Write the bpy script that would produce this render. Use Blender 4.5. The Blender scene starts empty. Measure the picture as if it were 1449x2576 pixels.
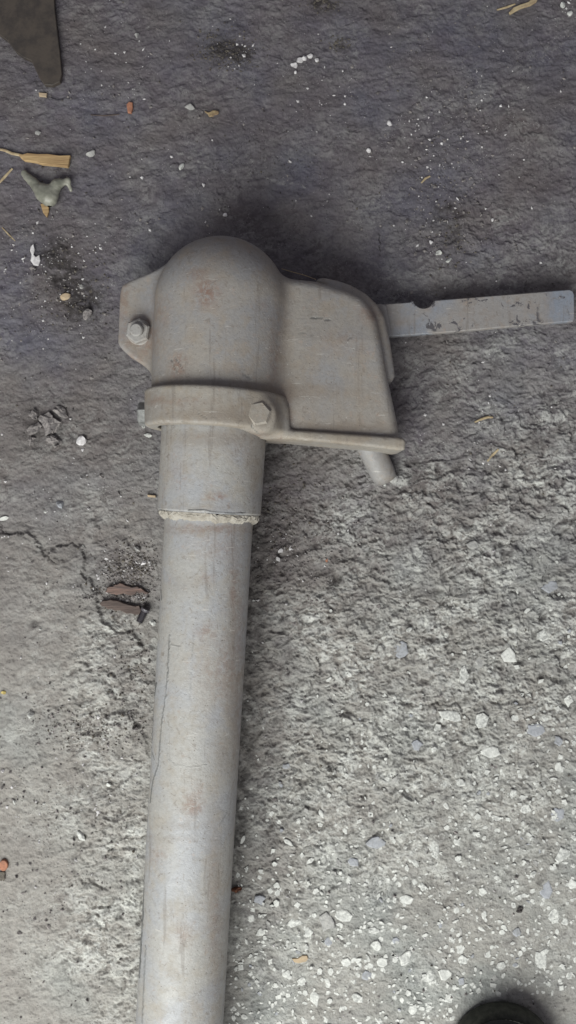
import bpy, bmesh, math, random
import numpy as np
from mathutils import Vector, Matrix
random.seed(7); rng = np.random.default_rng(7)
SC = bpy.context.scene
# ------------------------------------------------------------------ camera, light, exposure
H = 0.616                       # camera height above the floor (m)
K = 0.45/1449.0                 # metres on the floor per unit of the layout plan
cam = bpy.data.cameras.new("camera"); cob = bpy.data.objects.new("camera", cam)
SC.collection.objects.link(cob); SC.camera = cob
cob.location = (0, 0, H); cob.rotation_euler = (0, 0, 0)
cam.sensor_fit = 'VERTICAL'; cam.sensor_height = 24; cam.lens = 24*H/(2576*K)
cam.clip_start = 0.01; cam.clip_end = 50
W = bpy.data.worlds.new("World"); SC.world = W; W.use_nodes = True
bg = W.node_tree.nodes["Background"]
bg.inputs[0].default_value = (0.88, 0.87, 0.98, 1); bg.inputs[1].default_value = 0.265
ld = bpy.data.lights.new("doorway_light", 'AREA'); lo_ = bpy.data.objects.new("doorway_light", ld)
SC.collection.objects.link(lo_)
ld.shape = 'RECTANGLE'; ld.size = 1.25; ld.size_y = 0.9; ld.energy = 41; ld.color = (0.975, 1.0, 0.96)
lo_.location = (-0.42, -1.05, 1.04)
lo_.rotation_euler = (Vector((-0.02, -0.05, 0.0))-Vector(lo_.location)).to_track_quat('-Z', 'Y').to_euler()
SC.view_settings.view_transform = 'Standard'; SC.view_settings.look = 'None'
SC.view_settings.exposure = 0.0; SC.view_settings.gamma = 1
SC.render.engine = 'CYCLES'

# ------------------------------------------------------------------ helpers
def P(px, py, z=0.0):
    s = K*(H-z)/H
    return Vector(((px-724.5)*s, (1288-py)*s, z))
def PA(pts, z):
    return np.array([P(a, b, z)[:2] for a, b in pts])
def link(o, parent=None):
    SC.collection.objects.link(o)
    if parent is not None: o.parent = parent
    return o
def tag(o, label=None, cat=None, group=None, kind=None):
    if label: o['label'] = label
    if cat: o['category'] = cat
    if group: o['group'] = group
    if kind: o['kind'] = kind
    return o
def empty(name, loc=(0, 0, 0)):
    o = bpy.data.objects.new(name, None); o.empty_display_size = .01; link(o); o.location = loc
    return o
def np_mesh(name, V, F, mat, parent=None, smooth=True, attrs=None):
    V = np.asarray(V, dtype=np.float32); me = bpy.data.meshes.new(name)
    if isinstance(F, np.ndarray):
        n = F.shape[1]; me.vertices.add(len(V)); me.vertices.foreach_set('co', V.ravel())
        me.loops.add(F.size); me.loops.foreach_set('vertex_index', F.astype(np.int32).ravel())
        me.polygons.add(len(F)); me.polygons.foreach_set('loop_start', np.arange(0, F.size, n, dtype=np.int32))
        me.update(calc_edges=True); me.validate()
    else:
        me.from_pydata([tuple(map(float, v)) for v in V], [], F); me.update()
    me.polygons.foreach_set('use_smooth', np.full(len(me.polygons), smooth))
    if attrs:
        for k, a in attrs.items():
            at = me.attributes.new(k, 'FLOAT', 'POINT'); at.data.foreach_set('value', np.asarray(a, dtype=np.float32))
    me.materials.append(mat)
    return link(bpy.data.objects.new(name, me), parent)
# gradient noise
_perm = rng.permutation(256); _perm = np.concatenate([_perm]*3)
_ga = rng.random(256)*2*np.pi; _gx = np.cos(_ga); _gy = np.sin(_ga)
def n2(x, y, s=0):
    x = x+s*17.31; y = y-s*9.77
    xi = np.floor(x).astype(np.int64); yi = np.floor(y).astype(np.int64)
    xf = x-xi; yf = y-yi; u = xf*xf*xf*(xf*(xf*6-15)+10); v = yf*yf*yf*(yf*(yf*6-15)+10)
    def g(ix, iy, dx, dy):
        h = _perm[_perm[ix & 255]+(iy & 255)]; return _gx[h]*dx+_gy[h]*dy
    a = g(xi, yi, xf, yf); b = g(xi+1, yi, xf-1, yf); c = g(xi, yi+1, xf, yf-1); d = g(xi+1, yi+1, xf-1, yf-1)
    return ((a*(1-u)+b*u)*(1-v)+(c*(1-u)+d*u)*v)*1.5
def fbm(x, y, o=4, s=0, g=.5):
    r = 0; a = 1; t = 0
    for i in range(o):
        r = r+a*n2(x*2**i, y*2**i, s+i*3); t += a; a *= g
    return r/t
def worley(x, y, s=0):
    xi = np.floor(x).astype(np.int64); yi = np.floor(y).astype(np.int64)
    d1 = np.full(x.shape, 9.); d2 = np.full(x.shape, 9.); idv = np.zeros(x.shape); dx_ = np.zeros(x.shape); dy_ = np.zeros(x.shape)
    for i in (-1, 0, 1):
        for j in (-1, 0, 1):
            h = _perm[_perm[(xi+i+s*7) & 255]+((yi+j-s*3) & 255)]; h2 = _perm[h+31]
            cx = xi+i+h/255.; cy = yi+j+h2/255.; d = np.hypot(x-cx, y-cy); c = d < d1
            d2 = np.where(c, d1, np.minimum(d2, d)); idv = np.where(c, _perm[h+h2]/255., idv)
            dx_ = np.where(c, x-cx, dx_); dy_ = np.where(c, y-cy, dy_); d1 = np.where(c, d, d1)
    return d1, d2, idv, dx_, dy_
def ridge(x, y, o=3, s=0):
    r = 0; a = 1; t = 0
    for i in range(o):
        r = r+a*(1-np.abs(n2(x*2**i, y*2**i, s+i*5))*2.2); t += a; a *= .5
    return r/t
def sm(x, a, b):
    t = np.clip((x-a)/(b-a), 0, 1); return t*t*(3-2*t)
def blobs(u, v, L):
    r = 0
    for cx, cy, rx, ry, w in L: r = r+w*np.exp(-((u-cx)/rx)**2-((v-cy)/ry)**2)
    return r
def poly_sd(x, y, pts):           # signed distance to polygon, negative inside
    pts = np.asarray(pts, float); d = np.full(x.shape, 1e18); ins = np.zeros(x.shape, bool); n = len(pts)
    for i in range(n):
        a = pts[i]; b = pts[i-1]; ex, ey = b-a; wx = x-a[0]; wy = y-a[1]
        t = np.clip((wx*ex+wy*ey)/(ex*ex+ey*ey), 0, 1)
        d = np.minimum(d, (wx-ex*t)**2+(wy-ey*t)**2)
        c = (y >= a[1]) != (y >= b[1])
        if ey != 0: ins ^= c & (x < a[0]+(y-a[1])*ex/ey)
    d = np.sqrt(d); return np.where(ins, -d, d)
def line_d(x, y, pts):
    d = np.full(x.shape, 1e18)
    for (ax, ay), (bx, by) in zip(pts[:-1], pts[1:]):
        ex, ey = bx-ax, by-ay; t = np.clip(((x-ax)*ex+(y-ay)*ey)/(ex*ex+ey*ey), 0, 1)
        d = np.minimum(d, (x-ax-ex*t)**2+(y-ay-ey*t)**2)
    return np.sqrt(d)
def to_px(x, y, z):
    s = K*(H-z)/H; return x/s+724.5, 1288-y/s
# surface nets: turns a signed distance volume into a smooth casting
def surface_nets(fn, lo, hi, h):
    ax = [np.arange(lo[i], hi[i]+h, h) for i in range(3)]
    X, Y, Z = np.meshgrid(*ax, indexing='ij'); F = fn(X, Y, Z); s = F < 0
    n = np.array(F.shape)-1; cnt = np.zeros(n); acc = np.zeros((*n, 3))
    sl = lambda o: tuple(slice(o[i], o[i]+n[i]) for i in range(3))
    for axis in range(3):
        for p in (0, 1):
            for q in (0, 1):
                a = [0, 0, 0]; oth = [i for i in range(3) if i != axis]; a[oth[0]] = p; a[oth[1]] = q
                b = list(a); b[axis] = 1
                Fa, Fb = F[sl(a)], F[sl(b)]; c = s[sl(a)] != s[sl(b)]
                with np.errstate(all='ignore'): t = np.where(c, Fa/(Fa-Fb), 0)
                cnt += c
                for i in range(3): acc[..., i] += np.where(c, a[i]+(t if i == axis else 0), 0)
    act = cnt > 0; idx = np.full(n, -1); idx[act] = np.arange(act.sum())
    I = np.argwhere(act); V = (I+acc[act]/cnt[act][:, None])*h+np.array([a[0] for a in ax]); Q = []
    for axis in range(3):
        o1, o2 = [(1, 2), (2, 0), (0, 1)][axis]
        a = [slice(None)]*3; b = [slice(None)]*3; a[axis] = slice(0, -1); b[axis] = slice(1, None)
        c = np.argwhere(s[tuple(a)] != s[tuple(b)])
        c = c[(c[:, o1] > 0) & (c[:, o2] > 0) & (c[:, o1] < n[o1]) & (c[:, o2] < n[o2])]
        def cell(d1, d2):
            e = c.copy(); e[:, o1] += d1; e[:, o2] += d2; return idx[e[:, 0], e[:, 1], e[:, 2]]
        q = np.stack([cell(-1, -1), cell(0, -1), cell(0, 0), cell(-1, 0)], 1)
        neg = s[c[:, 0], c[:, 1], c[:, 2]]; q[~neg] = q[~neg][:, ::-1]; Q.append(q)
    return V, np.concatenate(Q)
def smin(a, b, k):
    h = np.clip(.5+.5*(b-a)/k, 0, 1); return b*(1-h)+a*h-k*h*(1-h)
def extr(d2, Z, z0, z1, r):       # rounded extrusion of a plan outline
    w = np.abs(Z-(z0+z1)/2)-(z1-z0)/2+r; d = d2+r
    return np.minimum(np.maximum(w, d), 0)+np.hypot(np.maximum(w, 0), np.maximum(d, 0))-r
def cap(X, Y, Z, a, b, ra, rb=None):
    rb = ra if rb is None else rb; e = np.array(b)-np.array(a)
    t = np.clip(((X-a[0])*e[0]+(Y-a[1])*e[1]+(Z-a[2])*e[2])/(e@e), 0, 1)
    return np.sqrt((X-a[0]-e[0]*t)**2+(Y-a[1]-e[1]*t)**2+(Z-a[2]-e[2]*t)**2)-(ra+(rb-ra)*t)

# ------------------------------------------------------------------ materials
class N:
    def __init__(s, name):
        s.m = bpy.data.materials.new(name); s.m.use_nodes = True; s.t = s.m.node_tree
        s.b = s.t.nodes['Principled BSDF']; s.co = s.t.nodes.new('ShaderNodeTexCoord').outputs['Object']
    def set(s, sock, v):
        if hasattr(v, 'is_output'): s.t.links.new(v, sock)
        elif isinstance(v, (tuple, list)) and len(v) == 3 and sock.type == 'RGBA': sock.default_value = (*v, 1)
        else: sock.default_value = v
    def noise(s, scale, detail=4, rough=.55, dist=0, vec=None):
        n = s.t.nodes.new('ShaderNodeTexNoise'); s.set(n.inputs['Vector'], vec or s.co)
        n.inputs['Scale'].default_value = scale; n.inputs['Detail'].default_value = detail
        n.inputs['Roughness'].default_value = rough; n.inputs['Distortion'].default_value = dist
        return n.outputs['Fac']
    def vor(s, scale, feat='F1', out='Distance', vec=None):
        n = s.t.nodes.new('ShaderNodeTexVoronoi'); n.feature = feat; s.set(n.inputs['Vector'], vec or s.co)
        n.inputs['Scale'].default_value = scale; return n.outputs[out]
    def scale(s, v):
        n = s.t.nodes.new('ShaderNodeVectorMath'); n.operation = 'MULTIPLY'; s.set(n.inputs[0], s.co)
        n.inputs[1].default_value = v; return n.outputs[0]
    def ramp(s, f, a, b, lo=0., hi=1.):
        n = s.t.nodes.new('ShaderNodeMapRange'); n.interpolation_type = 'SMOOTHSTEP'; s.set(n.inputs[0], f)
        for i, x in enumerate((a, b, lo, hi)): n.inputs[i+1].default_value = x
        return n.outputs[0]
    def mix(s, f, a, b, mode='MIX'):
        n = s.t.nodes.new('ShaderNodeMix'); n.data_type = 'RGBA'; n.blend_type = mode
        s.set(n.inputs[0], f); s.set(n.inputs[6], a); s.set(n.inputs[7], b); return n.outputs[2]
    def math(s, op, a, b=0.):
        n = s.t.nodes.new('ShaderNodeMath'); n.operation = op; s.set(n.inputs[0], a); s.set(n.inputs[1], b)
        return n.outputs[0]
    def attr(s, name):
        n = s.t.nodes.new('ShaderNodeAttribute'); n.attribute_name = name; return n.outputs['Fac']
    def bump(s, h, dist, strength=1., prev=None):
        n = s.t.nodes.new('ShaderNodeBump'); n.inputs['Distance'].default_value = dist
        n.inputs['Strength'].default_value = strength; s.set(n.inputs['Height'], h)
        if prev: s.set(n.inputs['Normal'], prev)
        return n.outputs[0]
    def out(s, col, rough=.8, normal=None, spec=.3, metal=0.):
        s.set(s.b.inputs['Base Color'], col); s.set(s.b.inputs['Roughness'], rough)
        s.b.inputs['Specular IOR Level'].default_value = spec; s.set(s.b.inputs['Metallic'], metal)
        if normal: s.set(s.b.inputs['Normal'], normal)
        return s.m
def simple(name, c1, c2, scale=300, rough=.85, bump=.0004, spec=.25, stretch=(1, 1, 1)):
    m = N(name); v = m.scale(stretch); f = m.noise(scale, 5, .65, vec=v)
    c = m.mix(m.ramp(f, .35, .65), c1, c2); return m.out(c, rough, m.bump(f, bump), spec)

def paint_mat(name, base, blue, dust, chip=.0, dustw=1.0):
    m = N(name)
    big = m.noise(22, 4, .6, .5); mid = m.noise(75, 5, .65); fine = m.noise(420, 4, .7)
    streak = m.noise(60, 4, .6, vec=m.scale((1.0, .25, 1.0)))
    c = m.mix(m.ramp(big, .38, .62), base, blue)
    c = m.mix(m.math('MULTIPLY', m.ramp(mid, .46, .68), .65*dustw), c, dust)
    c = m.mix(m.math('MULTIPLY', m.ramp(streak, .52, .7), .4*dustw), c, dust)
    c = m.mix(m.ramp(m.noise(160, 3, .7), .60, .72, 0, .35), c, (.30, .22, .175))
    c = m.mix(m.ramp(fine, .35, .7, 0, .35), c, m.mix(.5, c, (.09, .085, .08)))
    # dirt attribute: grime plus joint shade painted in; rust and scratches sit where the real ones do
    c = m.mix(m.math('MULTIPLY', m.attr('dirt'), .75), c, (.165, .130, .100))
    r = m.math('MULTIPLY', m.attr('rust'), m.ramp(m.noise(230, 6, .75, .6), .40, .56, .12, 1))
    c = m.mix(r, c, (.17, .098, .070))
    v = m.vor(330); sp = m.ramp(v, .09, .16, 1, 0)
    sel = m.ramp(m.noise(95, 2, .5), .56, .6)
    c = m.mix(m.math('MULTIPLY', m.math('MULTIPLY', sp, sel), .8), c, (.10, .085, .07))
    dr = m.ramp(m.noise(95, 5, .7, .2, vec=m.scale((1.6, .10, 1.6))), .58, .66, 0, .38); c = m.mix(dr, c, (.13, .11, .095))
    sc2 = m.ramp(m.noise(150, 3, .6, .3, vec=m.scale((.35, 3., 1.))), .67, .70, 0, .5); c = m.mix(sc2, c, (.42, .40, .37))
    mot = m.ramp(m.noise(240, 5, .75, .8), .55, .66, 0, .5); c = m.mix(mot, c, (.15, .125, .105))
    v2 = m.vor(260, vec=m.scale((1.1, .9, 1))); sp2 = m.ramp(v2, .05, .09, 1, 0)
    c = m.mix(m.math('MULTIPLY', sp2, m.ramp(m.noise(60, 2), .55, .62, 0, .7)), c, (.55, .53, .48))
    if chip > 0:
        ch = m.ramp(m.noise(110, 5, .72, .6), .64-chip*.1, .655-chip*.1)
        ch = m.math('MULTIPLY', ch, m.ramp(m.noise(38, 3), .44, .52)); c = m.mix(ch, c, (.075, .07, .075))
    c = m.mix(m.math('MULTIPLY', m.attr('scratch'), m.ramp(m.noise(260, 4, .7), .32, .55, .35, .95)), c, (.085, .087, .085))
    nb = m.bump(m.noise(900, 3, .7), .00016, .8)
    nb = m.bump(m.noise(190, 5, .7), .0005, .8, nb); nb = m.bump(m.ramp(m.vor(300), .0, .2), .0002, .6, nb)
    nb = m.bump(m.math('MULTIPLY', m.attr('scratch'), -1.), .0004, 1, nb)
    return m.out(c, m.ramp(mid, .3, .7, .42, .68), nb, .4)
M_cast = paint_mat('dusty grey cast iron', (.254, .232, .208), (.230, .223, .222), (.242, .204, .166))
M_flange = paint_mat('dusty brown grey flange', (.285, .255, .215), (.27, .255, .235), (.245, .205, .160), dustw=1.1)
M_pipe = paint_mat('grey painted pipe', (.322, .312, .294), (.302, .304, .312), (.29, .256, .212), dustw=.8)
M_bar = paint_mat('blue grey chipped bar', (.235, .222, .215), (.195, .213, .25), (.215, .18, .155), chip=.7, dustw=1.0)
M_bolt = paint_mat('dusty bolt', (.30, .275, .25), (.28, .27, .26), (.27, .23, .20), dustw=.8)
M_weld = simple('pale weld bead', (.33, .308, .27), (.25, .225, .19), 240, .8, .0008)

def ground_mat():
    m = N('dirty concrete')
    tone, pale, soil = m.attr('tone'), m.attr('pale'), m.attr('soil')
    fine = m.noise(620, 5, .7); mid = m.noise(130, 6, .65, .4); big = m.noise(14, 4, .6)
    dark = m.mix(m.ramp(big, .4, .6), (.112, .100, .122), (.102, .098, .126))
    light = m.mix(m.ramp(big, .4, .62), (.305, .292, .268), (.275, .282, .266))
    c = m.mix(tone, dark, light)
    c = m.mix(m.attr('brown'), c, m.mix(tone, (.118, .100, .100), (.270, .250, .228)))
    c = m.mix(m.ramp(mid, .3, .7, 0, .5), c, m.mix(.45, c, (.04, .037, .038)))
    pc = m.mix(m.ramp(m.noise(200, 4, .6), .4, .6), (.60, .60, .56), (.46, .46, .44))
    c = m.mix(m.math('MULTIPLY', pale, m.ramp(mid, .3, .55, .55, 1)), c, m.mix(tone, m.mix(.5, pc, (.16, .15, .155)), pc))
    c = m.mix(m.math('MULTIPLY', soil, m.ramp(fine, .25, .6, .6, 1)), c, (.034, .029, .028))  # soil also carries the painted shade strip beside the pipe
    # salt and pepper grit too fine to model
    v = m.vor(520); w = m.ramp(m.noise(45, 3), .45, .62)
    c = m.mix(m.math('MULTIPLY', m.ramp(v, .10, .16, 1, 0), m.math('MULTIPLY', w, .6)), c, (.48, .47, .46))
    v = m.vor(390, vec=m.scale((1, 1.2, 1))); w = m.ramp(m.noise(36, 3), .4, .6)
    c = m.mix(m.math('MULTIPLY', m.ramp(v, .12, .2, 1, 0), m.math('MULTIPLY', w, .8)), c, (.03, .028, .03))
    c = m.mix(m.ramp(fine, .3, .75, 0, .45), c, m.mix(.35, c, (.02, .02, .02)))
    nb = m.bump(m.noise(1100, 4, .7), .0003, 1)
    nb = m.bump(m.noise(330, 5, .7), .0011, 1, nb)
    return m.out(c, m.ramp(mid, .3, .7, .65, .95), nb, .25)
M_ground = ground_mat()
M_white = simple('white plaster', (.62, .60, .60), (.42, .40, .40), 400)
def chip_mat(name, c1, c2, dust):
    m = N(name); g = m.t.nodes.new('ShaderNodeNewGeometry').outputs['Position']
    f = m.noise(260, 5, .7, vec=g); c = m.mix(m.ramp(f, .4, .6), c1, c2); i = m.t.nodes.new('ShaderNodeObjectInfo').outputs['Random']
    c = m.mix(m.math('MULTIPLY', m.ramp(m.noise(420, 4, .7, vec=g), .42, .62), m.ramp(i, 0, 1, .15, .95)), c, dust)
    return m.out(c, .8, m.bump(m.noise(500, 4, .7, vec=g), .0005), .3)
M_chip = chip_mat('pale aggregate', (.60, .60, .565), (.47, .47, .445), (.25, .25, .24))
M_chipb = chip_mat('bluish aggregate', (.33, .337, .36), (.27, .277, .30), (.22, .22, .22))
M_chipg = chip_mat('mid grey aggregate', (.38, .37, .35), (.28, .275, .265), (.20, .195, .19))
M_mortar = simple('grey brown mortar lump', (.27, .245, .235), (.11, .10, .10), 330, .9, .0016)
M_darkgrit = simple('dark crumbs', (.05, .044, .046), (.085, .075, .07), 500)
M_soilclump = simple('dark soil crumbs', (.075, .064, .055), (.13, .115, .095), 500)
M_straw = simple('dry straw', (.42, .34, .21), (.28, .21, .13), 200, .7, .0004, .3, (1, 1, 1))
M_wood = simple('tan wood splinter', (.44, .31, .16), (.27, .175, .09), 180, .75, .0008, .2, (.15, 2.5, 1))
M_bark = simple('reddish rotten wood', (.185, .125, .105), (.10, .075, .068), 200, .85, .001, .2, (.25, 2.2, 1))
M_bark2 = simple('brown rotten wood', (.125, .095, .083), (.08, .062, .056), 200, .85, .001, .2, (.25, 2.2, 1))
M_orange = simple('orange fired clay', (.36, .165, .10), (.25, .12, .08), 300)
M_yellow = simple('yellow crumb', (.50, .40, .14), (.36, .28, .11), 300)
M_peach = simple('peach stone', (.42, .32, .21), (.34, .27, .19), 300)
M_leaf = simple('dry curled leaf', (.33, .25, .14), (.20, .14, .085), 300)
M_rustb = simple('rust brown scrap', (.16, .065, .035), (.075, .035, .025), 300)
M_steel = simple('dark threaded steel', (.07, .065, .075), (.11, .10, .11), 400, .3, .0003, .9)
M_zinc = simple('bright zinc nut', (.20, .20, .195), (.12, .12, .115), 300, .45, .0002, .6)
M_plate = simple('dark plate', (.040, .034, .031), (.066, .054, .045), 90, .6, .0005, .3)
M_rubber = simple('grey green rubber', (.15, .15, .122), (.235, .23, .192), 110, .42, .0004, .45)
M_sole = simple('dark olive rubber sole', (.022, .024, .019), (.048, .049, .040), 240, .6, .0004)
M_upper = simple('black shoe upper', (.012, .012, .016), (.02, .02, .025), 300, .7, .0003)
M_stitch = simple('pale stitching', (.28, .28, .24), (.2, .2, .17), 500)

# ------------------------------------------------------------------ floor
st = 2.15
ux = np.arange(-70, 1520, st); vy = np.arange(-70, 2650, st)
def extend(a, far):
    e = [a[-1]]; d = st
    while e[-1] < far: d *= 1.16; e.append(e[-1]+d)
    l = [a[0]]; d = st
    while l[-1] > a[0]-(far-a[-1]): d *= 1.16; l.append(l[-1]-d)
    return np.array(l[:0:-1]+list(a)+e[1:])
UX = extend(ux, 5200); VY = extend(vy, 6300)
U, V_ = np.meshgrid(UX, VY, indexing='ij')
def warp(u, v, a, s, sd): return u+a*fbm(u/s, v/s, 3, sd), v+a*fbm(u/s, v/s, 3, sd+40)
Uw, Vw = warp(U, V_, 16, 60, 11)
ca, sa = math.cos(math.radians(-20)), math.sin(math.radians(-20))
A = Uw*ca+Vw*sa; B = -Uw*sa+Vw*ca          # elongated grain direction
# how rough / how pale each part of the slab is
rough = .30+.95*sm(V_+.25*U, 1150, 1650)*sm(U, 560, 700)
rough = rough+blobs(U, V_, [(300, 2250, 150, 420, .9), (290, 1650, 100, 130, .6), (230, 1800, 130, 120, .4), (1300, 900, 330, 500, .25),
                            (1250, 2450, 350, 250, -.35), (130, 2100, 130, 260, -.1), (250, 1250, 190, 250, .2)])
rough = np.clip(rough*(1+.6*fbm(U/160, V_/160, 2, 77)), .12, 1.5)
tone = sm(V_+.18*U, 500, 2300)*.75+.25*sm(V_, 1000, 1700)  # tone climbs from dark at the top to pale at the bottom
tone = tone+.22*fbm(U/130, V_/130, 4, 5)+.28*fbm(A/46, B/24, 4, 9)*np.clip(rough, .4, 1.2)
dirt_shade = blobs(U, V_, [(735, 1330, 120, 160, .9), (680, 1700, 70, 400, .55), (660, 2150, 60, 300, .4), (320, 1440, 70, 80, .8), (330, 1700, 60, 120, .5),  # dirt zones; those right of the pipe also paint in its shadow band
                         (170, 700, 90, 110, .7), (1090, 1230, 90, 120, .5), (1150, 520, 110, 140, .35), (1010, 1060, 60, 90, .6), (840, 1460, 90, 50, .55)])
tone = np.clip(tone-.45*dirt_shade*(1+fbm(U/30, V_/30, 3, 91)), 0, 1)
brown = np.clip(.45+.9*fbm(U/190, V_/190, 3, 21)+.45*sm(-U, -520, -300)*sm(V_, 800, 1100)+.5*dirt_shade+blobs(U, V_, [(900, 1500, 260, 380, .45)])-.45*sm(V_+.4*U, 2300, 3000), 0, 1)
# relief (metres)
zz = .0026*fbm(U/330, V_/330, 3, 3)
jx, jy = warp(A, B, 5, 9, 131); w3 = worley(jx/8+5, jy/6, 3)
w1 = worley(jx/44, jy/28, 1); w2 = worley(jx/15, jy/10, 2)
g1 = np.arange(256)*2.399963
def facet(w, k): return (w[2]-.5)+k*(np.cos(w[2]*97)*w[3]+np.sin(w[2]*97)*w[4])
relief = rough*(1-.78*sm(V_+.45*U, 2250, 2900)*sm(U, 560, 760))
def billow(x, y, sd): return 1-np.minimum(np.abs(n2(x, y, sd))*2.6, 1.3)
qx, qy = warp(A, B, 4, 24, 141)
bl = .50*(1-billow(qx/54, qy/36, 31))+.32*(1-billow(qx/19, qy/13, 37))+.18*(1-billow(qx/9, qy/7, 43))
bl = bl-.42
gl = fbm(qx/36, qy/23, 4, 47, .58)
lump = .55*bl+.9*gl
zz = zz+relief*(.0021*lump+.00070*facet(w1, 1.2)+.00042*facet(w2, 1.2)+.00030*facet(w3, 1.0)+.00018*fbm(A/7, B/5, 2, 61))
smooth_ = 1.15-np.clip(rough, 0, 1)*.6
zz = zz+smooth_*(.00105*fbm(U/44, V_/28, 3, 63, .5)+.00007*facet(w1, 1.0)+.00008*facet(w2, 1.0)+.00008*facet(w3, 1.))+.00012*fbm(U/6, V_/6, 2, 66)
zz = zz+.0005*np.clip(rough, 0, 1)*(1-sm(np.abs(fbm(A/34, B/20, 4, 101, .55)), .012, .05))
# broken crust plateaus on the left
E1, E2 = warp(U, V_, 10, 17, 51); e1, e2 = warp(U, V_, 5, 5, 57); E1 = E1+e1-U; E2 = E2+e2-V_
crust = [(-300, 1318), (12, 1342), (27, 1347), (39, 1342), (75, 1343), (90, 1361), (108, 1385), (122, 1404), (126, 1388), (150, 1370), (203, 1370),
         (212, 1388), (215, 1417), (206, 1441), (233, 1471), (245, 1498), (248, 1522), (262, 1572), (300, 1590), (332, 1584), (341, 1601), (362, 1628),
         (347, 1668), (329, 1686), (332, 1716), (308, 1748), (293, 1764), (257, 1749), (221, 1731), (194, 1743), (155, 1761), (120, 1755), (60, 1790), (-300, 1850)]
sdc = poly_sd(E1, E2, crust)
zz = zz+.0024*sm(-sdc, -2.0, 3.0)*(1-.9*sm(V_, 1650, 1790)*sm(-U, -400, 0))*(1-.5*sm(-U, -60, 60))
for pts, h in (([(258, 1832), (275, 1798), (300, 1790), (330, 1800), (350, 1838), (372, 1860), (372, 1900), (330, 1880), (290, 1850)], .0016),
               ([(215, 1310), (232, 1306), (250, 1330), (245, 1352), (222, 1362), (212, 1345)], .0016),
               ([(130, 1378), (160, 1360), (200, 1372), (195, 1400), (165, 1412), (140, 1402)], -.0010),
               ([(1272, 1400), (1290, 1376), (1312, 1392), (1330, 1430), (1290, 1445)], .0022),
               ([(1070, 860), (1160, 700), (1250, 660), (1330, 700), (1300, 860), (1180, 900)], .0010),
               ([(560, 470), (700, 455), (860, 500), (900, 620), (740, 650), (600, 590)], -.0007)):
    zz = zz+h*sm(-poly_sd(E1, E2, pts), -3, 4)
crk = [[(126, 1405), (144, 1421)], [(0, 1322), (8, 1338), (27, 1347)], [(958, 640), (954, 590)], [(293, 1700), (308, 1720), (314, 1748)]]
crack = 0
for c_ in crk: crack = np.maximum(crack, 1-sm(line_d(E1, E2, c_), .8, 2.6))
zz = zz-.0008*crack
# pits
for px, py, r, d in [(90, 1562, 12, .003), (845, 1462, 20, .002), (795, 1366, 13, .002), (1110, 540, 28, .0012), (1145, 455, 22, .0012), (1270, 1378, 18, .002), (155, 700, 26, .002), (215, 745, 24, .002),
                     (1010, 1165, 22, .002), (1180, 1255, 14, .002), (300, 2052, 16, .002), (1090, 2215, 28, .0016), (360, 2135, 20, .002), (690, 2060, 22, .002), (700, 1880, 20, .002)]:
    zz = zz-d*np.exp(-(((U-px)**2+(V_-py)**2)/(r*r)))
edge2 = 1-sm(w2[1]-w2[0], .04, .16)
pale = sm(ridge(A/46, B/24, 3, 71), .66, .86)*sm(fbm(U/60, V_/60, 2, 73), -.1, .3)
pale = np.maximum(pale, .95*sm(w1[2], .74, .78)*sm(fbm(A/14, B/9, 4, 81, .6), -.18, .02)*sm(w1[1]-w1[0], .04, .12))
pale = np.maximum(pale, .95*sm(w2[2], .78, .82)*sm(fbm(A/8, B/6, 3, 82, .6), -.2, .05))
pale = np.maximum(pale, .8*sm(fbm(A/22, B/11, 4, 85, .65), .22, .40))
wear = np.clip(sm(lump, .02, .30)*sm(fbm(A/11, B/7, 3, 87, .65), -.25, .1), 0, 1)
w4 = worley(jx/52+3, jy/26, 5)
pale = np.maximum(.85*pale, .7*wear)
pale = np.maximum(pale, 1.0*sm(w4[2], .70, .74)*sm(w4[1]-w4[0], .05, .2)*sm(fbm(A/20, B/9, 4, 99, .65), -.12, .12))
# thin raised ridges where the mortar tore
tear = 1-sm(np.abs(fbm(A/34, B/20, 4, 101, .55)), .012, .05); tear = tear*sm(fbm(U/38, V_/38, 2, 103), .0, .25)
pale = np.maximum(pale, .95*tear)
lowr = sm(V_+.3*U, 1500, 2300)
pale = np.clip(pale*(1-.55*sm(V_+.45*U, 2350, 2900)*sm(U, 560, 760))*(.45+.75*sm(fbm(U/120, V_/120, 3, 89), -.2, .25))*np.clip(rough*.72, .13, .9)*(1-.6*np.clip(dirt_shade, 0, 1)), 0, 1)
pale = np.maximum(pale, .8*blobs(U, V_, [(350, 1660, 36, 90, .8), (250, 1640, 70, 90, .5), (300, 1740, 50, 26, .8), (300, 1820, 50, 40, .6), (120, 1700, 90, 40, .5), (40, 1850, 60, 40, .6), (355, 2230, 45, 260, .7), (330, 2420, 70, 120, .5), (80, 1375, 50, 22, .5), (1240, 1420, 40, 14, .35)])*sm(fbm(A/40, B/22, 4, 86), -.15, .25))
scr = [[(350, 372), (430, 380), (520, 410)], [(500, 418), (640, 445), (760, 470)], [(905, 505), (1000, 525)]]   # faint scrape across the dark end
for s_ in scr: pale = np.maximum(pale, .5*(1-sm(line_d(E1, E2, s_), 1, 6))*sm(fbm(U/22, V_/12, 3, 88), -.1, .3))
soil = blobs(U, V_, [(560, 125, 34, 24, 1.2), (605, 135, 26, 26, 1), (140, 640, 34, 34, 1.3), (160, 690, 30, 34, 1.2), (205, 750, 40, 46, 1.6), (815, 8, 34, 20, 1), (1140, 590, 28, 40, .5), (1150, 520, 30, 30, .4),
                     (845, 1462, 26, 16, .8), (690, 1150, 35, 35, .5), (1030, 1180, 40, 30, .5), (110, 1070, 70, 60, .45), (860, 110, 20, 12, .7), (1110, 540, 26, 30, .5)])
soil = np.clip(soil*(1+2.2*fbm(U/20, V_/20, 3, 93)), 0, 1)
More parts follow.
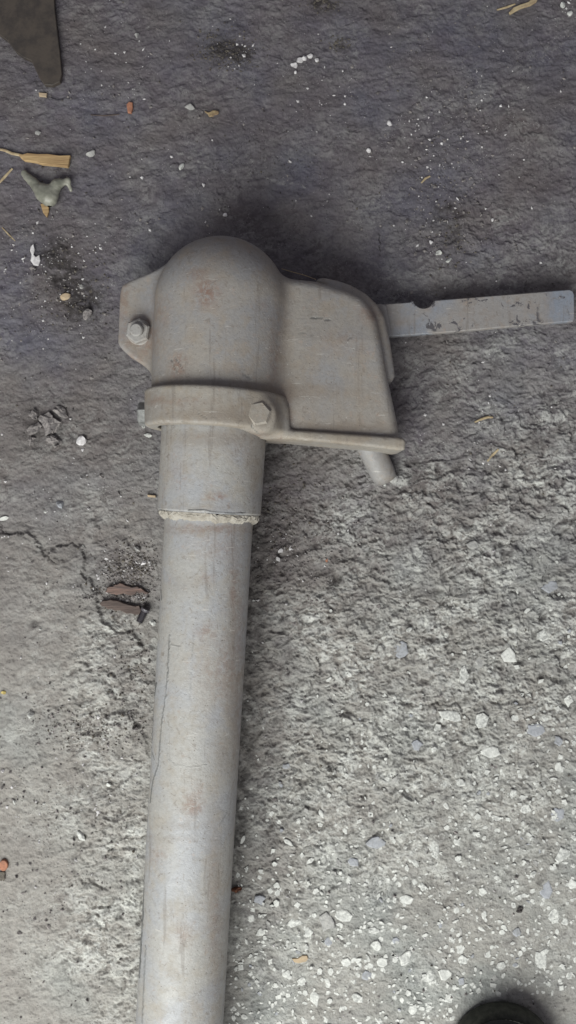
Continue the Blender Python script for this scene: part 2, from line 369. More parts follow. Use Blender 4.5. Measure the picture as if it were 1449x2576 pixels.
pipe_shade_d = line_d(U, V_, [(668, 1130), (655, 1290), (640, 1340), (562, 2600)])
soil = np.maximum(soil, .75*(1-sm(pipe_shade_d, 6, 62))*sm(fbm(U/24, V_/24, 3, 97), -.35, .2)*(1-.5*sm(V_, 2000, 2600)))  # right of the pipe: swept dirt with the contact shadow painted in
soil = np.maximum(soil, .5*sm(fbm(A/30, B/18, 4, 95), .25, .5)*rough)
soil = np.maximum(soil, .55*sm(-lump, .10, .34)*np.clip(relief, 0, 1))
soil = np.clip(np.maximum(soil, .8*crack), 0, .95)
X = (U-724.5)*K; Y = (1288-V_)*K
nu, nv = U.shape; I = np.arange(nu*nv).reshape(nu, nv)
Fq = np.stack([I[:-1, :-1], I[:-1, 1:], I[1:, 1:], I[1:, :-1]], -1).reshape(-1, 4)
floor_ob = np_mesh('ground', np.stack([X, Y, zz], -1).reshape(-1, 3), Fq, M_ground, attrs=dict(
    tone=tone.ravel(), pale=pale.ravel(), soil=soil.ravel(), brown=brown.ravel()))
tag(floor_ob, 'worn dirty grey concrete slab with exposed pale aggregate', kind='structure')
def gz(px, py):
    i = np.clip(np.searchsorted(UX, px), 0, nu-1); j = np.clip(np.searchsorted(VY, py), 0, nv-1)
    return zz[i, j]

# ------------------------------------------------------------------ the jack: pipe with its gear head
jack = empty('jack_post', P(530, 1050, 0))
tag(jack, 'dusty grey steel pipe with a rounded gear head and flat side bar, on the floor', 'jack')
JL = Vector(jack.location)
def jobj(name, V, F, mat, smooth=True, attrs=None, parent=None):
    V = np.asarray(V, float)-np.array(JL)
    return np_mesh(name, V, F, mat, parent or jack, smooth, attrs)
ZB = .046
axx = lambda py: 525-.058*(py-1320)
def spots(V, L, sd=1):            # soft irregular patches at plan positions
    px, py = to_px(V[:, 0], V[:, 1], V[:, 2]); r = np.zeros(len(V))
    px2 = px+14*fbm(px/22, py/22, 3, sd); py2 = py+14*fbm(px/22, py/22, 3, sd+9)
    for cx, cy, rx, ry, w in L: r = np.maximum(r, w*np.exp(-(((px2-cx)/rx)**2+((py2-cy)/ry)**2)))
    return r, px, py
def scratches(px, py, V, L, side=None):
    r = np.zeros(len(V)); wx = px+1.5*fbm(px/9, py/9, 2, 4); wy = py
    for pts, w, s in L: r = np.maximum(r, s*(1-sm(line_d(wx, wy, pts), w*.4, w)))
    return r
# housing casting
zc = .050
case_top = PA([(640, 712), (720, 704), (798, 711), (836, 720), (875, 730), (911, 748), (932, 772), (948, 805), (959, 860), (973, 944), (986, 1000), (1003, 1080), (1005, 1122), (640, 1098)], .045)
lipz = PA([(792, 712), (800, 702), (814, 700), (848, 707), (881, 718), (920, 740), (950, 769), (967, 799), (981, 860), (992, 933), (993, 949), (984, 963), (940, 955), (900, 800), (830, 740)], .034)
ear = PA([(470, 640), (407, 671), (327, 703), (305, 716), (300, 740), (295, 849), (295, 862), (305, 877), (327, 897), (382, 931), (420, 975), (520, 960), (540, 700)], .038)
body_a = P(557, 766, ZB); body_b = P(543, 1070, ZB)
def housing(X, Y, Z):
    q = (Z-ZB)*(.048/.0400)
    b = cap(X, Y, q, (body_a.x, body_a.y, 0), (body_b.x, body_b.y, 0), .0478, .0472)*.93
    c = extr(poly_sd(X, Y, case_top), Z+.12*np.maximum(X-P(760, 0, .05).x, 0)+.10*np.maximum(Y-P(0, 860, .05).y, 0), .006, .0585, .0075)
    l = extr(poly_sd(X, Y, lipz), Z, .018, .0400, .006)
    e = extr(poly_sd(X, Y, ear), Z, .028, .0370, .0022)
    d = smin(np.maximum(b, -(Y-P(0, 1045, ZB).y)), c, .0075); d = smin(d, l, .003); d = smin(d, e, .013)
    return d
lo = P(285, 1125, .03); hi = P(1015, 590, .03)
V, F = surface_nets(housing, (lo.x-.004, lo.y-.012, .002), (hi.x+.006, hi.y+.006, .094), .00125)
rust, px, py = spots(V, [(520, 735, 30, 34, .85), (500, 690, 26, 16, .45), (448, 920, 22, 26, .75), (335, 905, 30, 18, .5), (310, 760, 12, 60, .45), (930, 790, 22, 24, .6),
                         (690, 900, 14, 90, .35), (660, 770, 18, 14, .3), (720, 1050, 16, 60, .5), (860, 860, 60, 30, .25), (352, 838, 42, 38, .75), (370, 870, 30, 30, .5), (400, 790, 26, 40, .3)])
dirt, _, _ = spots(V, [(620, 985, 240, 22, .9), (860, 1075, 160, 14, .8), (560, 640, 90, 28, .25), (712, 860, 12, 150, .5), (850, 735, 60, 12, .4), (352, 838, 40, 40, .3), (760, 1060, 80, 40, .3)], 5)  # grime, plus painted shade along the flange and bar joints
sc_ = scratches(px, py, V, [([(785, 800), (810, 801), (832, 806)], 2.2, .8), ([(440, 900), (450, 912), (462, 930)], 2.6, .6), ([(430, 905), (445, 935)], 2, .5), ([(872, 855), (888, 846)], 2, .6),
                           ([(610, 940), (630, 952)], 3, .6), ([(745, 835), (790, 842)], 2, .3)])
jobj('gear_housing', V, F, M_cast, attrs=dict(rust=rust, dirt=dirt, scratch=sc_))
# clamp flange
fl_bar = PA([(560, 1020), (640, 1010), (700, 1012), (722, 1030), (728, 1082), (1004, 1098), (1019, 1101), (1024, 1110), (1021, 1130), (1005, 1132), (885, 1119), (600, 1096)], .058)
bt = P(652, 1044, .080)
def flange(X, Y, Z):
    px, py = (X/(K*(H-ZB)/H)+724.5), 1288-Y/(K*(H-ZB)/H)
    q = (Z-ZB)*(.052/.0480); cx = P(547, 1040, ZB).x; r = np.hypot(X-cx, q)
    skew = (px-547)*.055
    w = np.abs((Y-P(0, 1040, ZB).y)+skew*K)-.0132+.0025; d = r-.0520+.0025
    band = np.minimum(np.maximum(w, d), 0)+np.hypot(np.maximum(w, 0), np.maximum(d, 0))-.0025
    bar = extr(poly_sd(X, Y, fl_bar), Z+.11*np.maximum(X-P(760, 0, .05).x, 0), .018, .0625, .0026)
    boss = extr(np.hypot(X-bt.x, Y-bt.y)-.0118, Z, .03, .0820, .003)
    d = smin(band, bar, .007); d = smin(d, boss, .007)
    hole = np.hypot(X-P(534, 1090, ZB).x, Z-ZB+.001)-.0388
    return np.maximum(d, np.minimum(-hole, 1e9))
lo = P(340, 1150, .03); hi = P(1030, 970, .03)
V, F = surface_nets(flange, (lo.x-.004, lo.y-.006, .001), (hi.x+.006, hi.y+.006, .096), .0010)
rust, px, py = spots(V, [(640, 1095, 30, 8, .5), (700, 1110, 20, 10, .4), (470, 1010, 70, 8, .35), (390, 1010, 20, 18, .35)], 3)
dirt, _, _ = spots(V, [(560, 1045, 190, 22, .7), (650, 1042, 60, 50, .4), (400, 1005, 60, 16, .6), (860, 1110, 130, 9, .45)], 8)
sc_ = scratches(px, py, V, [([(632, 1062), (634, 1075), (650, 1090)], 1.8, .7), ([(500, 1040), (520, 1052)], 1.6, .4), ([(455, 1060), (470, 1064)], 1.8, .4)])
jobj('clamp_flange', V, F, M_flange, attrs=dict(rust=rust, dirt=dirt, scratch=sc_))
# base plate seen below the flange
V, F = surface_nets(lambda X, Y, Z: extr(poly_sd(X, Y, PA([(600, 1085), (660, 1100), (905, 1124), (1000, 1132), (1000, 1080), (600, 1060)], .012)), Z, .009, .0145, .0015),
                    (P(590, 0, .01).x, P(0, 1140, .01).y, .006), (P(1010, 0, .01).x, P(0, 1050, .01).y, .018), .001)
jobj('lower_plate', V, F, M_flange)
# tubes
def tube(y0, y1, r0, r1, z0, z1, nl, nr=160, wob=0., sd=0):
    i = np.linspace(0, 1, nl); a = np.linspace(0, 2*np.pi, nr, endpoint=False); I_, A_ = np.meshgrid(i, a, indexing='ij')
    py = y0+(y1-y0)*I_; z = z0+(z1-z0)*I_; s = K*(H-z)/H
    cx = (axx(py)-724.5)*s; cy = (1288-py)*s; R = r0+(r1-r0)*I_
    if callable(wob): R = R+wob(I_, A_)
    # the tube's cross-section stands square to its slightly skewed axis
    return np.stack([cx+R*np.cos(A_), cy+.058*R*np.cos(A_)*-1, z+R*np.sin(A_)], -1), I_, A_
def tube_faces(nl, nr):
    I2 = np.arange(nl*nr).reshape(nl, nr); J = np.roll(I2, -1, 1)
    return np.stack([I2[:-1], I2[1:], J[1:], J[:-1]], -1).reshape(-1, 4)
ZP0, ZP1 = .0445, .0355
nl = 560; G, I_, A_ = tube(1292, 2860, .0318, .0318, ZP0, ZP1, nl, 200)
V = G.reshape(-1, 3); F = tube_faces(nl, 200)
rust, px, py = spots(V, [(485, 2025, 22, 28, .8), (500, 1985, 14, 16, .5), (520, 1590, 26, 22, .5), (560, 1690, 60, 90, .35), (520, 1450, 18, 14, .4), (600, 1650, 14, 300, .35), (590, 1480, 8, 60, .5),
                         (400, 2150, 20, 20, .4), (550, 1380, 70, 30, .3), (460, 2350, 26, 30, .35), (530, 1330, 100, 12, .5), (540, 2300, 16, 160, .25)], 13)
dirt, _, _ = spots(V, [(585, 1640, 16, 400, .55), (540, 2200, 20, 300, .4), (430, 2110, 70, 10, .4), (450, 2080, 60, 8, .35), (525, 1335, 110, 16, .5), (560, 1900, 22, 60, .5), (470, 1470, 60, 20, .3)], 15)
up = (V[:, 2] > .03)
sc_ = scratches(px, py, V, [([(427, 1598), (425, 1640), (422, 1700), (416, 1760), (408, 1810), (402, 1880), (399, 1925), (385, 1965), (378, 2020)], 2.3, .75),
    ([(393, 1720), (386, 1760), (382, 1850), (375, 1930), (370, 2050), (362, 2150), (360, 2300), (350, 2460)], 3.2, 1.),
    ([(430, 1622), (452, 1628)], 2.6, .5), ([(486, 1600), (484, 1660), (478, 1760)], 1.6, .3), ([(425, 1910), (440, 1925), (480, 1930), (520, 1925)], 2, .35),
    ([(383, 1895), (388, 1912)], 2.2, .7), ([(405, 1485), (407, 1510)], 2, .7), ([(550, 2080), (570, 2045)], 2.5, .4), ([(367, 2380), (364, 2440), (358, 2576)], 3, .55)])*up
jobj('pipe', V, F, M_pipe, attrs=dict(rust=rust, dirt=dirt, scratch=sc_))
nl = 120; G, I_, A_ = tube(1062, 1291, .0377, .0372, .0455, .0445, nl, 200, lambda i, a: np.where(i > .985, -.0008, 0))
V = G.reshape(-1, 3); F = tube_faces(nl, 200); C0 = V.reshape(nl, 200, 3)
V = np.concatenate([V, [C0[-1].mean(0)]]); cap_ = [[(nl-1)*200+k, (nl-1)*200+(k+1) % 200, nl*200, nl*200] for k in range(200)]
rust, px, py = spots(V, [(545, 1250, 22, 10, .7), (440, 1180, 40, 50, .2), (610, 1140, 40, 40, .2)], 17)
dirt, _, _ = spots(V, [(540, 1100, 150, 26, .7), (640, 1200, 18, 100, .5), (520, 1275, 110, 10, .35)], 19)
sc_ = scratches(px, py, V, [([(475, 1284), (515, 1283), (530, 1288), (560, 1290), (585, 1292), (615, 1291)], 2.4, .8), ([(404, 1283), (425, 1288)], 2.6, .8)])
tri = np.array([c[:3] for c in cap_]); F = [list(map(int, f)) for f in F]+[list(map(int, f)) for f in tri]
jobj('sleeve', V, F, M_pipe, attrs=dict(rust=rust, dirt=dirt, scratch=sc_))
nl = 40; wv = lambda i, a: .0016*np.sin(np.pi*i)+.0020*fbm(a*7, i*3+a*0, 4, 2, .65)*np.sin(np.pi*np.clip(i, .04, .96))
G, I_, A_ = tube(1288, 1312, .0362, .0316, .0445, .0444, nl, 260, wv)
G[..., 1] += (.0052*fbm(A_*5, A_*0+1, 4, 33, .6))*(1-.4*I_)
jobj('weld_bead', G.reshape(-1, 3), tube_faces(nl, 260), M_weld)
# fasteners
def prism(n, r, z0, z1, bev=.0008, rot=0):
    V = []; F = []
    rings = [(r, z0), (r, z1-bev), (r-bev, z1)]
    for rr, z in rings: V += [(rr*math.cos(rot+2*math.pi*k/n), rr*math.sin(rot+2*math.pi*k/n), z) for k in range(n)]
    for j in range(2): F += [[j*n+k, j*n+(k+1) % n, (j+1)*n+(k+1) % n, (j+1)*n+k] for k in range(n)]
    F += [list(range(2*n, 3*n)), list(range(n-1, -1, -1))]
    return V, F
def placed(name, VF, mat, loc, axis, parent, smooth=False, rot=None):
    q = Vector((0, 0, 1)).rotation_difference(Vector(axis).normalized()); R = q.to_matrix()
    V = [R @ Vector(v)+Vector(loc)-JL for v in VF[0]]
    return np_mesh(name, V, VF[1], mat, parent, smooth)
a_ = (-.04, -.05, 1); b0 = P(351, 836, .037)
bo = placed('washer', prism(36, .0094, 0, .0014), M_bolt, b0, a_, jack)
placed('hex_nut', prism(6, .0092, .0013, .0075, .0012, .35), M_bolt, b0, a_, jack)
placed('stud', prism(28, .0047, .007, .0118, .0009), M_bolt, b0, a_, jack, False)
b1 = P(648, 1043, .0810)
placed('hex_bolt', prism(6, .0088, 0, .0062, .0014, .2), M_flange, b1, (.16, .06, 1), jack)
b2 = P(370, 1042, .038)
placed('side_nut', prism(6, .0088, 0, .0062, .001, .25), M_zinc, b2, (-1, 0, .05), jack)
# flat side bar with its half round notch
def plate_mesh(outline_px, z0, z1, bev=.0008, zt=None, tilt=(0, 0)):
    # outline given clockwise or not; returns a bevelled prism
    n = len(outline_px); c = np.mean(np.array(outline_px), 0)
    top = [P(x, y, z1) for x, y in outline_px]; cen = sum(top, Vector())/n
    V = []; F = []
    pts = [Vector((p.x, p.y)) for p in top]
    area = sum(pts[i-1].x*pts[i].y-pts[i].x*pts[i-1].y for i in range(n))
    if area < 0: pts = pts[::-1]
    def inset(d):
        out = []
        for i in range(n):
            a, b, c2 = pts[i-1], pts[i], pts[(i+1) % n]
            n1 = Vector((-(b-a).y, (b-a).x)).normalized(); n2_ = Vector((-(c2-b).y, (c2-b).x)).normalized()
            m_ = (n1+n2_); m_ = m_.normalized() if m_.length > 1e-6 else n1
            out.append(b+m_*d)
        return out
    for d, z in ((bev, z0), (0, z0+bev), (0, z1-bev), (bev, z1)):
        for p in inset(d): V.append(Vector((p.x, p.y, z+tilt[0]*(p.x-cen.x)+tilt[1]*(p.y-cen.y))))
    for j in range(3): F += [[j*n+k, j*n+(k+1) % n, (j+1)*n+(k+1) % n, (j+1)*n+k] for k in range(n)]
    F += [list(range(3*n, 4*n)), list(range(n-1, -1, -1))]
    return V, F
notch = [(1066+27*math.cos(t), 748+4*0+27*math.sin(t)) for t in np.linspace(math.pi*.9, .1*math.pi, 12)]
out = [(930, 768), (975, 764), (1030, 760), (1038, 758)]+notch+[(1096, 755), (1432, 728), (1441, 731), (1445, 740), (1446, 800), (1442, 808), (1300, 820), (1150, 834), (985, 846), (935, 850)]
V, F = plate_mesh(out, .0125, .0185, .0007)
bar = jobj('flat_bar', V, F, M_bar, smooth=False)
V, F = plate_mesh([(930, 766), (958, 764), (972, 768), (985, 842), (980, 848), (935, 850)], .019, .0225, .0007)
jobj('bar_sleeve', V, F, M_bar, smooth=False)
# stub tube that leaves under the flange
def limb(pts, radii, ns=24, sq=1.0):
    V = []; F = []
    for k, p in enumerate(pts):
        d = (Vector(pts[min(k+1, len(pts)-1)])-Vector(pts[max(k-1, 0)])).normalized()
        a = d.cross(Vector((0, 0, 1))).normalized(); b = a.cross(d)
        for j in range(ns):
            t = 2*math.pi*j/ns; V.append(Vector(p)+a*math.cos(t)*radii[k]+b*math.sin(t)*radii[k]*sq)
    for k in range(len(pts)-1): F += [[k*ns+j, k*ns+(j+1) % ns, (k+1)*ns+(j+1) % ns, (k+1)*ns+j] for j in range(ns)]
    F += [list(range(ns-1, -1, -1)), [(len(pts)-1)*ns+j for j in range(ns)]]
    return V, F
pa, pb = P(915, 1090, .020), P(970, 1206, .0040)
pts = [pa.lerp(pb, t) for t in np.linspace(0, 1, 8)]
V, F = limb(pts, [.0100, .0100, .0100, .0100, .0100, .0100, .0098, .0090], 32, .85)
jobj('stub_tube', V, F, M_cast)

# ------------------------------------------------------------------ loose things
def ico(sub):
    bm = bmesh.new(); bmesh.ops.create_icosphere(bm, subdivisions=sub, radius=1)
    V = np.array([v.co[:] for v in bm.verts]); F = [[v.index for v in f.verts] for f in bm.faces]; bm.free(); return V, F
ICO = {s: ico(s) for s in (1, 2, 3)}
def rockV(sub, seed, jag=.3, cuts=10):
    r = np.random.default_rng(seed); V, F = ICO[sub]; V = V.copy()
    for _ in range(cuts):                       # planar breaks give angular stones
        d = r.normal(size=3); d /= np.linalg.norm(d); t = .42+.35*r.random(); k = V@d
        V = V-np.outer(np.maximum(k-t, 0), d)
    V += jag*.10*np.stack([fbm(V[:, 0]*5+seed, V[:, 1]*5+V[:, 2]*4, 3, i+7) for i in range(3)], 1)
    V *= r.uniform(.8, 1.2, 3)
    V += jag*.2*np.stack([fbm(V[:, 0]*2+seed, V[:, 1]*2+V[:, 2], 2, i) for i in range(3)], 1)
    return V, F
def rock(name, px, py, w, h, t, mat, label=None, cat=None, group=None, seed=0, rot=0, sink=.3, sub=2, jag=.5, parent=None, smooth=False, kind=None, z=None):
    V, F = rockV(sub, seed, jag); s = K
    V = V*np.array([w*s/2, h*s/2, t/2]); c, s2 = math.cos(rot), math.sin(rot)
    V[:, :2] = V[:, :2]@np.array([[c, s2], [-s2, c]])
    o = np_mesh(name, V, F, mat, parent, smooth)
    z = gz(px, py) if z is None else z
    o.location = P(px, py, z+t*(.5-sink)); tag(o, label, cat, group, kind); return o
def flat(name, pts, t, mat, label=None, cat=None, group=None, lift=.0, tilt=(0, 0), parent=None, bev=.0004, kind=None):
    c = np.mean(pts, 0); z = max(gz(x, y) for x, y in pts)+lift
    V, F = plate_mesh(pts, z-t*.25, z+t*.75, bev, tilt=tilt); c3 = P(c[0], c[1], z)
    if parent is not None: c3 = c3
    o = np_mesh(name, [v-c3 for v in V], F, mat, None, False); o.location = c3
    if parent is not None: o.parent = parent; o.location = c3-Vector(parent.location)
    tag(o, label, cat, group, kind); return o
def stick(name, pts, r, mat, label=None, cat=None, group=None, sq=.6, z=0):
    q = [P(x, y, gz(x, y)+r*.5+z+(dz[0] if dz else 0)) for x, y, *dz in pts]; c = q[0].copy()
    V, F = limb([p-c for p in q], [r*(.65 if k in (0, len(q)-1) else 1) for k in range(len(q))], 8, sq)
    o = np_mesh(name, V, F, mat, None, False); o.location = c; tag(o, label, cat, group); return o

def torn(pts, amp, n=3):          # ragged, splintered outline
    r_ = np.random.default_rng(len(pts)*7+int(abs(pts[0][0]))); out = []
    for i in range(len(pts)):
        a, b = np.array(pts[i], float), np.array(pts[(i+1) % len(pts)], float)
        for k in range(n): out.append(tuple(a+(b-a)*k/n+r_.normal(size=2)*np.array([.4, 1.])*amp))
    return out
# dark plate, top left
mp = flat('metal_plate', [(-160, -60), (133, -60), (137, 20), (143, 72), (150, 130), (155, 185), (150, 205), (132, 214), (112, 213), (98, 194), (88, 172), (79, 152), (60, 144), (40, 130), (20, 103), (-10, 80), (-160, 20)],
          .004, M_plate, 'dark brown flat plate tapering to a tongue at the top left corner', 'plate', lift=.0015)
rs = N('rusty stain'); rs.out((.055, .028, .018), .8); flat('rust_spot', [(100, 176), (104, 165), (110, 170), (112, 184), (108, 196), (103, 190)], .0004, rs.m, 'small rusty scab', parent=mp, lift=.0040)
# wood, straw
flat('wood_splinter', torn([(44, 388), (68, 383), (120, 387), (177, 393), (174, 406), (171, 420), (120, 414), (88, 408), (60, 402)], .9, 2), .0035, M_wood, 'tan split wood chip beside the grey green rubber scrap', 'wood chip', lift=.0005, tilt=(.03, 0))
stick('twig', [(-12, 374), (12, 378), (30, 386), (60, 392), (70, 396)], .0011, M_straw, 'pale thin twig touching the left end of the tan wood chip', 'twig', z=.001)
stick('straw', [(-6, 464), (10, 447), (31, 424)], .0011, M_straw, 'short straw stalk at the left edge below the twig', 'straw')
flat('wood_crumb', [(97, 232), (118, 234), (116, 243), (98, 241)], .0020, M_peach, 'tiny cream wood crumb just below the tip of the dark plate', 'wood crumb')
stick('straw', [(1250, 25), (1275, 18), (1296, 10)], .0009, M_straw, 'thin straw fibre lying left of the broad straw at the top', 'straw')
flat('straw', [(1284, 36), (1281, 30), (1292, 18), (1308, 11), (1330, 4), (1345, -12), (1356, -10), (1350, 4), (1336, 13), (1312, 20), (1298, 27)], .0018, M_straw, 'broad pale straw blade at the top edge', 'straw', lift=.001)
stick('straw', [(1060, 460), (1070, 449), (1082, 443)], .0009, M_straw, 'small straw bit on the dark concrete right of centre', 'straw')
stick('straw', [(1194, 1062), (1212, 1054), (1228, 1049), (1240, 1050)], .0010, M_straw, 'curved straw bit right of the gear head, upper of the two', 'straw')
stick('straw', [(1226, 1160), (1238, 1146), (1254, 1130)], .0011, M_straw, 'straight brown straw below the curved straw bit', 'straw')
stick('straw', [(5, 572), (22, 590), (38, 606)], .0006, M_straw, 'hair thin stalk on the left below the rubber scrap', 'straw')
stick('stalk', [(228, 289), (262, 291), (300, 288)], .0006, M_bark2, 'thin dark stalk left of the orange clay fragment', 'stalk')
stick('fibre', [(708, 676, .030), (735, 684, .033), (765, 692, .030), (795, 703, .036)], .00028, M_straw, 'hair thin pale fibre caught in the gap beside the dome of the gear head', 'fibre')
# rubber scrap
def rub(X, Y, Z):
    g = [P(60, 436, .003), P(108, 484, .006), P(122, 494, .006), P(142, 462, .0065), P(170, 453, .006), P(178, 478, .004)]
    g = [tuple(p) for p in g]
    d = cap(X, Y, Z, g[0], g[1], .0026, .0052); d = smin(d, cap(X, Y, Z, g[1], g[2], .0060, .0062), .004)
    d = smin(d, cap(X, Y, Z, g[2], g[3], .0062, .0038), .004); d = smin(d, cap(X, Y, Z, g[3], g[4], .0034, .0020), .003)
    return smin(d, cap(X, Y, Z, g[4], g[5], .0017, .0012), .002)
V, F = surface_nets(lambda X, Y, Z: rub(X, Y, Z*1.25)+.0007*fbm(X*210, Y*210+Z*150, 3, 5), (P(45, 0).x, P(0, 525).y, -.004), (P(190, 0).x, P(0, 425).y, .014), .0006)
c = np.array(P(120, 480, 0)); V2 = V-c; o = np_mesh('rubber_scrap', V2, F, M_rubber); o.location = c
tag(o, 'grey green curled rubber scrap with two wings on the left', 'rubber scrap')
flat('wood_crumb', [(101, 512), (122, 510), (123, 530), (118, 547), (108, 535)], .002, M_wood, 'brown wood sliver sticking out below the rubber scrap', 'wood crumb', tilt=(.1, 0))
# fragments
flat('clay_fragment', [(318, 262), (324, 255), (333, 257), (334, 270), (330, 283), (321, 282)], .0030, M_orange, 'orange fired clay fragment on the dark upper left floor', 'clay fragment')
flat('leaf', torn([(513, 278), (524, 281), (534, 277), (550, 280), (549, 287), (540, 288), (536, 294), (526, 292), (522, 285)], 1.2, 2), .0012, M_leaf, 'small dry curled leaf right of the orange clay fragment', 'leaf', lift=.001, tilt=(.12, -.1))
flat('paint_flake', [(77, 620), (84, 614), (87, 628), (84, 640), (90, 646), (99, 641), (101, 655), (96, 668), (84, 666), (76, 655), (79, 640), (75, 630)], .0012, M_white, 'white curled paint flake on the left above the soil patch', 'paint flake', lift=.001, tilt=(.05, .05))
for i, (x, y, w, h, lab) in enumerate([(738, 164, 22, 20, 'white plaster crumb, lowest left of the row on the dark floor'), (753, 152, 18, 24, 'long white plaster crumb next to the lowest one in the row'),
        (766, 145, 14, 16, 'white plaster crumb in the middle of the row on the dark floor'), (779, 142, 18, 14, 'cream white plaster crumb near the upper right of the row'),
        (797, 150, 13, 12, 'single cream crumb at the right end of the row of plaster crumbs'), (744, 183, 12, 10, 'tiny white crumb below the row of plaster crumbs')]):
    rock('plaster_crumb', x, y, w, h, .004, M_white, lab, 'plaster crumb', 'white plaster crumbs in a row on the dark floor', seed=i, rot=i)
peb = [(477, 270, 34, 24, M_chipg, 'lilac grey pebble just left of the dry curled leaf', 'pebble'), (295+0, 383-0, 1, 1, None, '', ''),
       (228, 386, 26, 20, M_chipg, 'grey pebble right of the tan wood chip', 'pebble'), (455, 421, 26, 15, M_chip, 'pale flat pebble on the dark floor right of the tan wood chip', 'pebble'),
       (344, 88, 18, 14, M_chipg, 'grey pebble high up on the left, right of the dark plate', 'pebble'), (95, 335, 14, 20, M_chipg, 'small grey pebble above the tan wood chip', 'pebble'),
       (513, 465, 13, 10, M_white, 'tiny white pebble below the pale flat pebble', 'pebble'), (566, 540, 13, 12, M_white, 'white three cornered pebble just above the dome of the gear head', 'pebble'),
       (730, 407, 11, 9, M_white, 'tiny white pebble alone in the middle of the dark floor', 'pebble'), (926, 378, 18, 14, M_white, 'white pebble on the dark floor above the flat bar', 'pebble'),
       (980, 311, 15, 19, M_white, 'upright white pebble above the two small ones at right', 'pebble'), (1085, 610, 13, 12, M_white, 'small white pebble above the round one near the flat bar', 'pebble'),
       (1105, 635, 22, 20, M_chip, 'round pale pebble above the notch of the flat bar', 'pebble'), (1128, 655, 20, 10, M_chip, 'flat pale pebble beside the round one near the bar notch', 'pebble'),
       (1415, 12, 18, 16, M_chip, 'pale pebble in the top right corner', 'pebble'), (1432, 34, 16, 18, M_chip, 'pale pebble just below the corner one at the top right', 'pebble'),
       (1240, 553, 12, 9, M_white, 'tiny white pebble on the right above the bar', 'pebble'), (165, 745, 24, 34, M_peach, 'buff upright pebble beside the dark soil patch', 'pebble'),
       (203, 1106, 36, 30, M_white, 'white knobbly pebble right of the mortar lumps', 'pebble'), (208, 1132, 10, 12, M_white, 'white crumb just below the knobbly white pebble', 'crumb'),
       (151, 1268, 22, 24, M_chipb, 'dark bluish pebble on the brown floor left of the pipe sleeve', 'pebble'), (113, 1288, 10, 9, M_chip, 'small cream crumb left of the bluish pebble', 'crumb'),
       (6, 1305, 28, 16, M_chip, 'pale flat stone at the left edge above the crack', 'stone'), (346, 1380, 20, 22, M_chipg, 'three sided grey pebble beside the upper end of the pipe', 'pebble'),
       (361, 1416, 18, 14, M_white, 'bright white chip beside the pipe below the grey pebble', 'chip'), (209, 1374, 12, 10, M_chip, 'pale pebble on the edge of the broken crust', 'pebble'),
       (118, 1467, 11, 7, M_white, 'white speck of stone on the brown crust', 'crumb'), (102, 1582, 12, 12, M_chip, 'pale pebble beside the round pit in the crust', 'pebble'),
       (75, 1800, 28, 24, M_chip, 'pale angular pebble on the lower left dirt', 'pebble'), (205, 2105, 38, 26, M_chip, 'cream broken stone casting a dark shadow left of the pipe', 'stone'),
       (191, 2148, 1, 1, None, '', ''), (110, 2022, 10, 10, M_chip, 'small pale pebble left of the pipe on sandy dirt', 'pebble'), (36, 2018, 12, 14, M_chip, 'small grey pebble near the left edge on sandy dirt', 'pebble'),
       (6, 1940, 12, 14, M_white, 'white pebble cut by the left edge', 'pebble'), (274, 1975, 14, 14, M_chip, 'round pale pebble above the cream broken stone', 'pebble'), (247, 2042, 12, 14, M_white, 'white pebble above left of the cream broken stone', 'pebble'),
       (398, 1395, 1, 1, None, '', ''), (8, 1742, 17, 14, M_yellow, 'yellow crumb at the left edge', 'crumb'), (707, 1386, 14, 16, M_white, 'white crumb near the pipe on the rough floor', 'crumb'),
       (700, 1408, 18, 10, M_white, 'flat white crumb just below another near the pipe', 'crumb'), (1435, 2265, 1, 1, None, '', ''),
       (384, 1568, 24, 16, M_chip, 'pale stone sliver touching the left side of the pipe', 'stone'), (374, 1095, 26, 12, M_chip, 'pale stone under the left end of the flange', 'stone'),
       (360, 1072, 12, 12, M_chip, 'white crumb left of the flange below the side nut', 'crumb'), (988, 1207, 36, 28, M_chipg, 'round grey stone against the end of the stub tube', 'stone'),
       (968, 1220, 12, 10, M_chip, 'small pale stone under the tip of the stub tube', 'stone'), (8, 2195, 1, 1, None, '', '')]
for i, (x, y, w, h, m_, lab, cat) in enumerate(peb):
    if m_ is None: continue
    rock(cat, x, y, w, h, max(.0022, min(w, h)*K*.7), m_, lab, cat, 'loose pebbles, stones and crumbs on the floor', seed=40+i, rot=.3*i, sink=.25)
for i, (x, y, w, h, lab) in enumerate([(84, 1042, 34, 34, 'brown mortar lump, uppermost left of the cluster'), (82, 1080, 50, 34, 'wide pale mortar lump in the left of the cluster'), (78, 1106, 28, 22, 'small mortar lump at the bottom left of the cluster'),
        (125, 1070, 56, 62, 'large dark mortar lump in the middle of the cluster'), (150, 1035, 54, 26, 'ragged grey mortar flake at the top right of the cluster'), (135, 1108, 44, 30, 'mortar lump at the lower right of the cluster'),
        (140, 1124, 16, 12, 'tiny pale mortar lump at the bottom right of the cluster')]):
    rock('mortar_lump', x, y, w, h, .0055, M_mortar, lab, 'mortar lump', 'cluster of mortar lumps left of the flange', seed=100+i, rot=.6*i, sink=.25, sub=3, jag=2.0)
rock('stone', 220, 790, 36, 30, .006, M_mortar, 'dark grey stone at the foot of the soil patch', 'stone', seed=120, sub=3, jag=1.0)
rock('stone', 205, 722+0, 18, 14, .004, M_chipg, 'grey angular stone in the dark soil patch', 'stone', seed=121)
flat('bark_strip', torn([(264, 1490), (270, 1478), (290, 1472), (300, 1468), (325, 1474), (345, 1475), (352, 1481), (374, 1492), (360, 1494), (345, 1490), (330, 1498), (300, 1496), (280, 1493)], 1.6), .0028, M_bark, 'upper reddish strip of rotten wood beside the pipe', 'bark')
